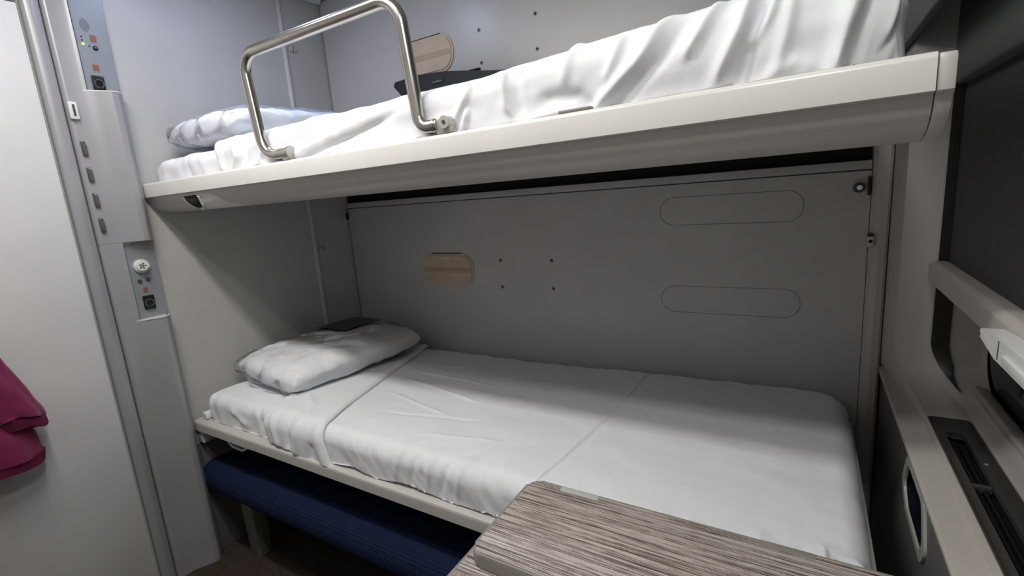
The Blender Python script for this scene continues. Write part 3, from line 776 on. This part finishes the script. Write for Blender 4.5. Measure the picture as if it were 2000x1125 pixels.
# lower lining (with an opening for the recessed grip)
gy0, gy1, gz0, gz1 = .175, .375, .040, .138
go = fillet([(gy0, gz0 + .03, 0), (gy0 + .02, gz0, 0), (gy1 - .05, gz0 + .004, 0), (gy1, gz0 + .035, 0), (gy1 - .03, gz1, 0), (gy0 + .03, gz1, 0)], .022, 6, True)
go = [(p.x, p.y) for p in go]
struct(plate('baseboard_right', [(-1.018, ZF), (.826, ZF), (.826, .1425), (-1.018, .1425)], [go], 'x', 2.004, 2.018, M['lowwall']))
gp = empty('recessed_grip', (2.004, .275, .09), 'dark oval grip with a chrome rim set in the wall under the window ledge', 'grip')
cx, cz = (gy0 + gy1) / 2, (gz0 + gz1) / 2
sc = lambda k: [(cx + (a - cx) * k, cz + (b - cz) * (k - (1 - k) * .5 if k < 1 else k)) for a, b in go]
plate('rim', sc(1.13), [sc(.92)], 'x', 1.9995, 2.0038, M['bracket'], gp)
plate('recess_floor', sc(1.02), [], 'x', 2.034, 2.038, M['navyglass'], gp)
plate('recess_wall', sc(1.03), [sc(.985)], 'x', 2.0042, 2.034, M['navyglass'], gp)
plate('inner_bar', [(cx - .07, cz - .008), (cx + .07, cz - .008), (cx + .07, cz + .012), (cx - .07, cz + .012)], [], 'x', 2.018, 2.032, M['greypl'], gp)
for yy in (gy0 + .03, gy1 - .04): disc('screw', (2.0005, yy, cz - .040), (-1, 0, 0), .003, .001, M['bracket'], gp, 10)

# window glass and dark roller blind
wn = struct(empty('window_1', (2.16, -.18, .28)))
box('window_pane', 2.154, 2.162, -.93, .582, .206, ZT, M['glass'], wn)
struct(box('wall_right_outer', 2.20, 2.23, -1.05, .87, ZF, ZC, M['dark']))
fr = box('window_frame', 2.128, 2.150, -.925, .575, .212, .226, M['winwall'], wn, .005)
rb = empty('roller_blind', (2.08, -.18, .45), 'dark grey roller blind pulled most of the way down over the window', 'blind')
box('blind_cloth', 2.0805, 2.0825, -.925, .594, .462, .90, M['blind'], rb)
br_pts = fillet([(2.058, .480, 0), (2.049, .472, 0), (2.050, .436, 0), (2.060, .430, 0), (2.084, .434, 0), (2.086, .478, 0)], .008, 5, True)
bb = prism('bottom_bar', [(p.x, p.y) for p in br_pts], 'y', -.925, .603, M['winwall'], rb, angle=40)
hp = fillet([(-.14, .440, 0), (.06, .440, 0), (.128, .452, 0), (.120, .464, 0), (.06, .470, 0), (-.14, .470, 0)], .012, 6, True)
hd = prism('handle', [(p.x, p.y) for p in hp], 'x', 2.027, 2.0485, M['whitepl'], rb, bev=.006, angle=40, seg=4)
box('handle_grip', 2.023, 2.0275, -.10, .02, .446, .458, M['whitepl'], hd, .002)
box('handle_line', 2.0263, 2.0272, .045, .047, .443, .467, M['greypl'], hd)
cs_ = box('cassette', 2.058, 2.118, -.925, .586, .835, ZT - .012, M['cassette'], rb, .006)
box('wall_shade_panel', 1.984, 1.9985, -.93, .775, .935, ZC - .06, M['cassette'], rb, .004)  # added dark panel standing in for shade on the wall above the window
sv, sf = [], []
for k in range(14, 26):
    p, q = Vector(rings[5][k]), Vector(rings[6][k])
    inw = Vector((0, -1, 0)) if k < 16 else Vector((0, .49 - p.y, .31 - p.z)).normalized()
    f = 1 if k < 20 else max(.05, 1 - (k - 20) / 5.)
    for u, dd in ((.03, .0008), (.03, .0035), (.03 + .34 * f, .0035), (.03 + .34 * f, .0008)): sv.append(p.lerp(q, u) + inw * dd)
for k in range(11):
    for j in range(4): sf.append((k * 4 + j, k * 4 + (j + 1) % 4, k * 4 + 4 + (j + 1) % 4, k * 4 + 4 + j))
sf += [(0, 1, 2, 3), (47, 46, 45, 44)]
link('reveal_gap_shade', sv, sf, M['blackpl'], rb, True, 40)  # black strip painted in for the dark gap beside the blind

# ventilation slot in the sill
vt = empty('sill_vent', (2.08, .1, .19), 'long dark recessed vent slot in the window ledge', 'vent')
plate('sill', [(2.0405, .512), (2.0405, -.88), (2.112, -.835), (2.112, .503)], [rrect(2.0425, 2.1095, -.80, .4618, .0105, 6)], 'z', .1815, .183, M['winwall'], ww)
vo = rrect(2.0423, 2.1097, -.7997, .4617, .010, 6)
slot = rrect(2.064, 2.092, -.74, .425, .0139, 10)
plate('tray_rim', vo, [rrect(2.0445, 2.1075, -.797, .4595, .009, 6)], 'z', .1705, .1835, M['vent'], vt)
plate('tray', vo, [slot], 'z', .160, .1705, M['vent'], vt)
plate('slot_floor', rrect(2.058, 2.098, -.76, .44, .012, 6), [], 'z', .1445, .147, M['dark'], vt)
for x in (2.073, 2.083): tube('slot_bar', [(x, -.73, .1565), (x, .40, .1565)], .0030, M['blackpl'], vt, 10)
for y in (.24, .02, -.2): box('slot_bridge', 2.0645, 2.0915, y, y + .008, .153, .165, M['greypl'], vt, .001)
for y in (.31, .09): disc('screw', (2.099, y, .1705), (0, 0, 1), .003, .0008, M['bracket'], vt, 10)
ring('slot_lip', (2.078, .411, .1705), (0, 0, 1), .0137, .0155, .0012, M['greypl'], vt, 24)

# ------------------------------------------------------------------ magenta coat on the door
ct = empty('coat', (.06, -.52, .10), 'magenta fleece coat hanging on the white door, cut by the left edge of the photo', 'coat')
def cloth_tube(name, spine, m, parent, n=36, seed=1, wr=.011):
    """spine: list of (centre xyz, half width along y, half depth along x)"""
    bm = bmesh.new(); rings = []
    S = []
    for (c0, w0, d0), (c1, w1, d1) in zip(spine, spine[1:]):
        for k in range(8):
            t = k / 8; S.append((Vector(c0).lerp(Vector(c1), t), w0 + (w1 - w0) * t, d0 + (d1 - d0) * t))
    S.append((Vector(spine[-1][0]), spine[-1][1], spine[-1][2]))
    for j, (c, w, d) in enumerate(S):
        rg = []
        for i in range(n):
            a = 2 * PI * i / n
            q = noise.fractal((math.cos(a) * 1.6 + seed, math.sin(a) * 1.6, c.z * 7 + seed), .9, 2, 3) * wr + wr * .6 * math.sin(a * 5 + c.z * 14 + seed)
            rg.append(bm.verts.new((max(.0165, c.x + (d + q) * math.cos(a)), c.y + (w + q * .6) * math.sin(a), c.z + (.01 * math.sin(a * 2 + seed) if j in (0, len(S) - 1) else 0))))
        rings.append(rg)
    for a, b in zip(rings, rings[1:]):
        for i in range(n): bm.faces.new((a[i], a[(i + 1) % n], b[(i + 1) % n], b[i]))
    bm.faces.new(rings[0]); bm.faces.new(rings[-1][::-1])
    return from_bm(name, bm, m, parent, True, 70)
cloth_tube('body', [((.066, -.535, .112), .150, .036), ((.064, -.545, .17), .148, .036), ((.060, -.575, .34), .150, .036), ((.055, -.60, .52), .14, .032), ((.045, -.61, .66), .07, .024), ((.04, -.61, .70), .03, .018)], M['coat'], ct, seed=3)
cloth_tube('hem_band', [((.066, -.533, .086), .146, .037), ((.066, -.535, .112), .153, .0375)], M['coat2'], ct, seed=3, wr=.004)
sl = cloth_tube('sleeve', [((.075, -.430, .212), .062, .030), ((.072, -.455, .30), .062, .032), ((.066, -.500, .42), .066, .034), ((.056, -.545, .55), .062, .030), ((.046, -.58, .64), .05, .022)], M['coat'], ct, seed=8)
cloth_tube('cuff', [((.076, -.412, .186), .046, .025), ((.075, -.424, .214), .054, .029)], M['coat2'], sl, seed=9, wr=.003)
hk = empty('door_hook', (.0145, -.61, .72), 'steel hook on the white door carrying the magenta coat', 'hook')
disc('hook_base', (.0145, -.61, .72), (1, 0, 0), .014, .004, M['steel'], hk, 20, .001)
tube('hook_arm', fillet([(.0185, -.61, .72), (.04, -.61, .715), (.055, -.61, .70), (.062, -.61, .725)], .012, 6), .004, M['steel'], hk, 10)

# ------------------------------------------------------------------ lamps
def area(name, loc, target, sx, sy, power, rgb, parent=None):
    d = bpy.data.lights.new(name, 'AREA'); d.shape = 'RECTANGLE'; d.size = sx; d.size_y = sy; d.energy = power; d.color = rgb
    o = bpy.data.objects.new(name, d); COL.objects.link(o); o.location = loc
    o.rotation_euler = (Vector(target) - Vector(loc)).to_track_quat('-Z', 'Y').to_euler()
    return o
def ceiling_lamp(x, y, sx, sy, power, label):
    t = empty('ceiling_lamp', (x, y, ZC), label, 'lamp', 'aisle ceiling lamps')
    box('housing', x - sx / 2 - .02, x + sx / 2 + .02, y - sy / 2 - .02, y + sy / 2 + .02, ZC - .018, ZC - .0005, M['whitepl'], t, .004)
    box('diffuser', x - sx / 2, x + sx / 2, y - sy / 2, y + sy / 2, ZC - .022, ZC - .0185, M['lamp'], t, .001)
    area('ceiling_lamp_light', (x, y, ZC - .024), (x, y + .001, 0), sx, sy, power, (1., .985, .965))
ceiling_lamp(.82, -.43, .95, .08, 11.8, 'long ceiling lamp strip over the aisle beside the upper berth, above the picture')
ceiling_lamp(1.78, -.60, .24, .10, 5.2, 'short ceiling lamp over the aisle next to the window, above the picture')
rl = empty('reading_lamp', (.40, .17, ZC), 'small round cool white spot lamp in the ceiling above the upper pillow', 'lamp')
ring('bezel', (.40, .17, ZC - .0005), (0, 0, -1), .022, .032, .012, M['bracket'], rl, 28)
disc('lens', (.40, .17, ZC - .0005), (0, 0, -1), .0215, .006, M['lampblue'], rl, 24)
d = bpy.data.lights.new('reading_lamp_light', 'AREA'); d.shape = 'DISK'; d.size = .04; d.energy = 1.9; d.color = (.55, .66, 1.)
o = bpy.data.objects.new('reading_lamp_light', d); COL.objects.link(o); o.location = (.40, .17, ZC - .014)

# ------------------------------------------------------------------ world, camera, view
w = bpy.data.worlds.new('World'); SC.world = w; w.use_nodes = True
w.node_tree.nodes['Background'].inputs[0].default_value = (.004, .005, .006, 1); w.node_tree.nodes['Background'].inputs[1].default_value = 1
R = np.array([[0.85514378, 0.51272479, -0.07643561], [0.03388186, -0.20241357, -0.97871383], [-0.51728245, 0.83435127, -0.19046478]])
cam = bpy.data.cameras.new('Camera'); cam.sensor_width = 36; cam.lens = 942.71 / 2000 * 36; cam.clip_start = .01
co = bpy.data.objects.new('Camera', cam); COL.objects.link(co)
Mx = Matrix(((R[0][0], -R[1][0], -R[2][0], 1.81988), (R[0][1], -R[1][1], -R[2][1], -.741146), (R[0][2], -R[1][2], -R[2][2], .689384), (0, 0, 0, 1)))
co.matrix_world = Mx
SC.camera = co
SC.view_settings.view_transform = 'Standard'; SC.view_settings.look = 'None'; SC.view_settings.gamma = 1; SC.view_settings.use_curve_mapping = False
SC.view_settings.exposure = .07
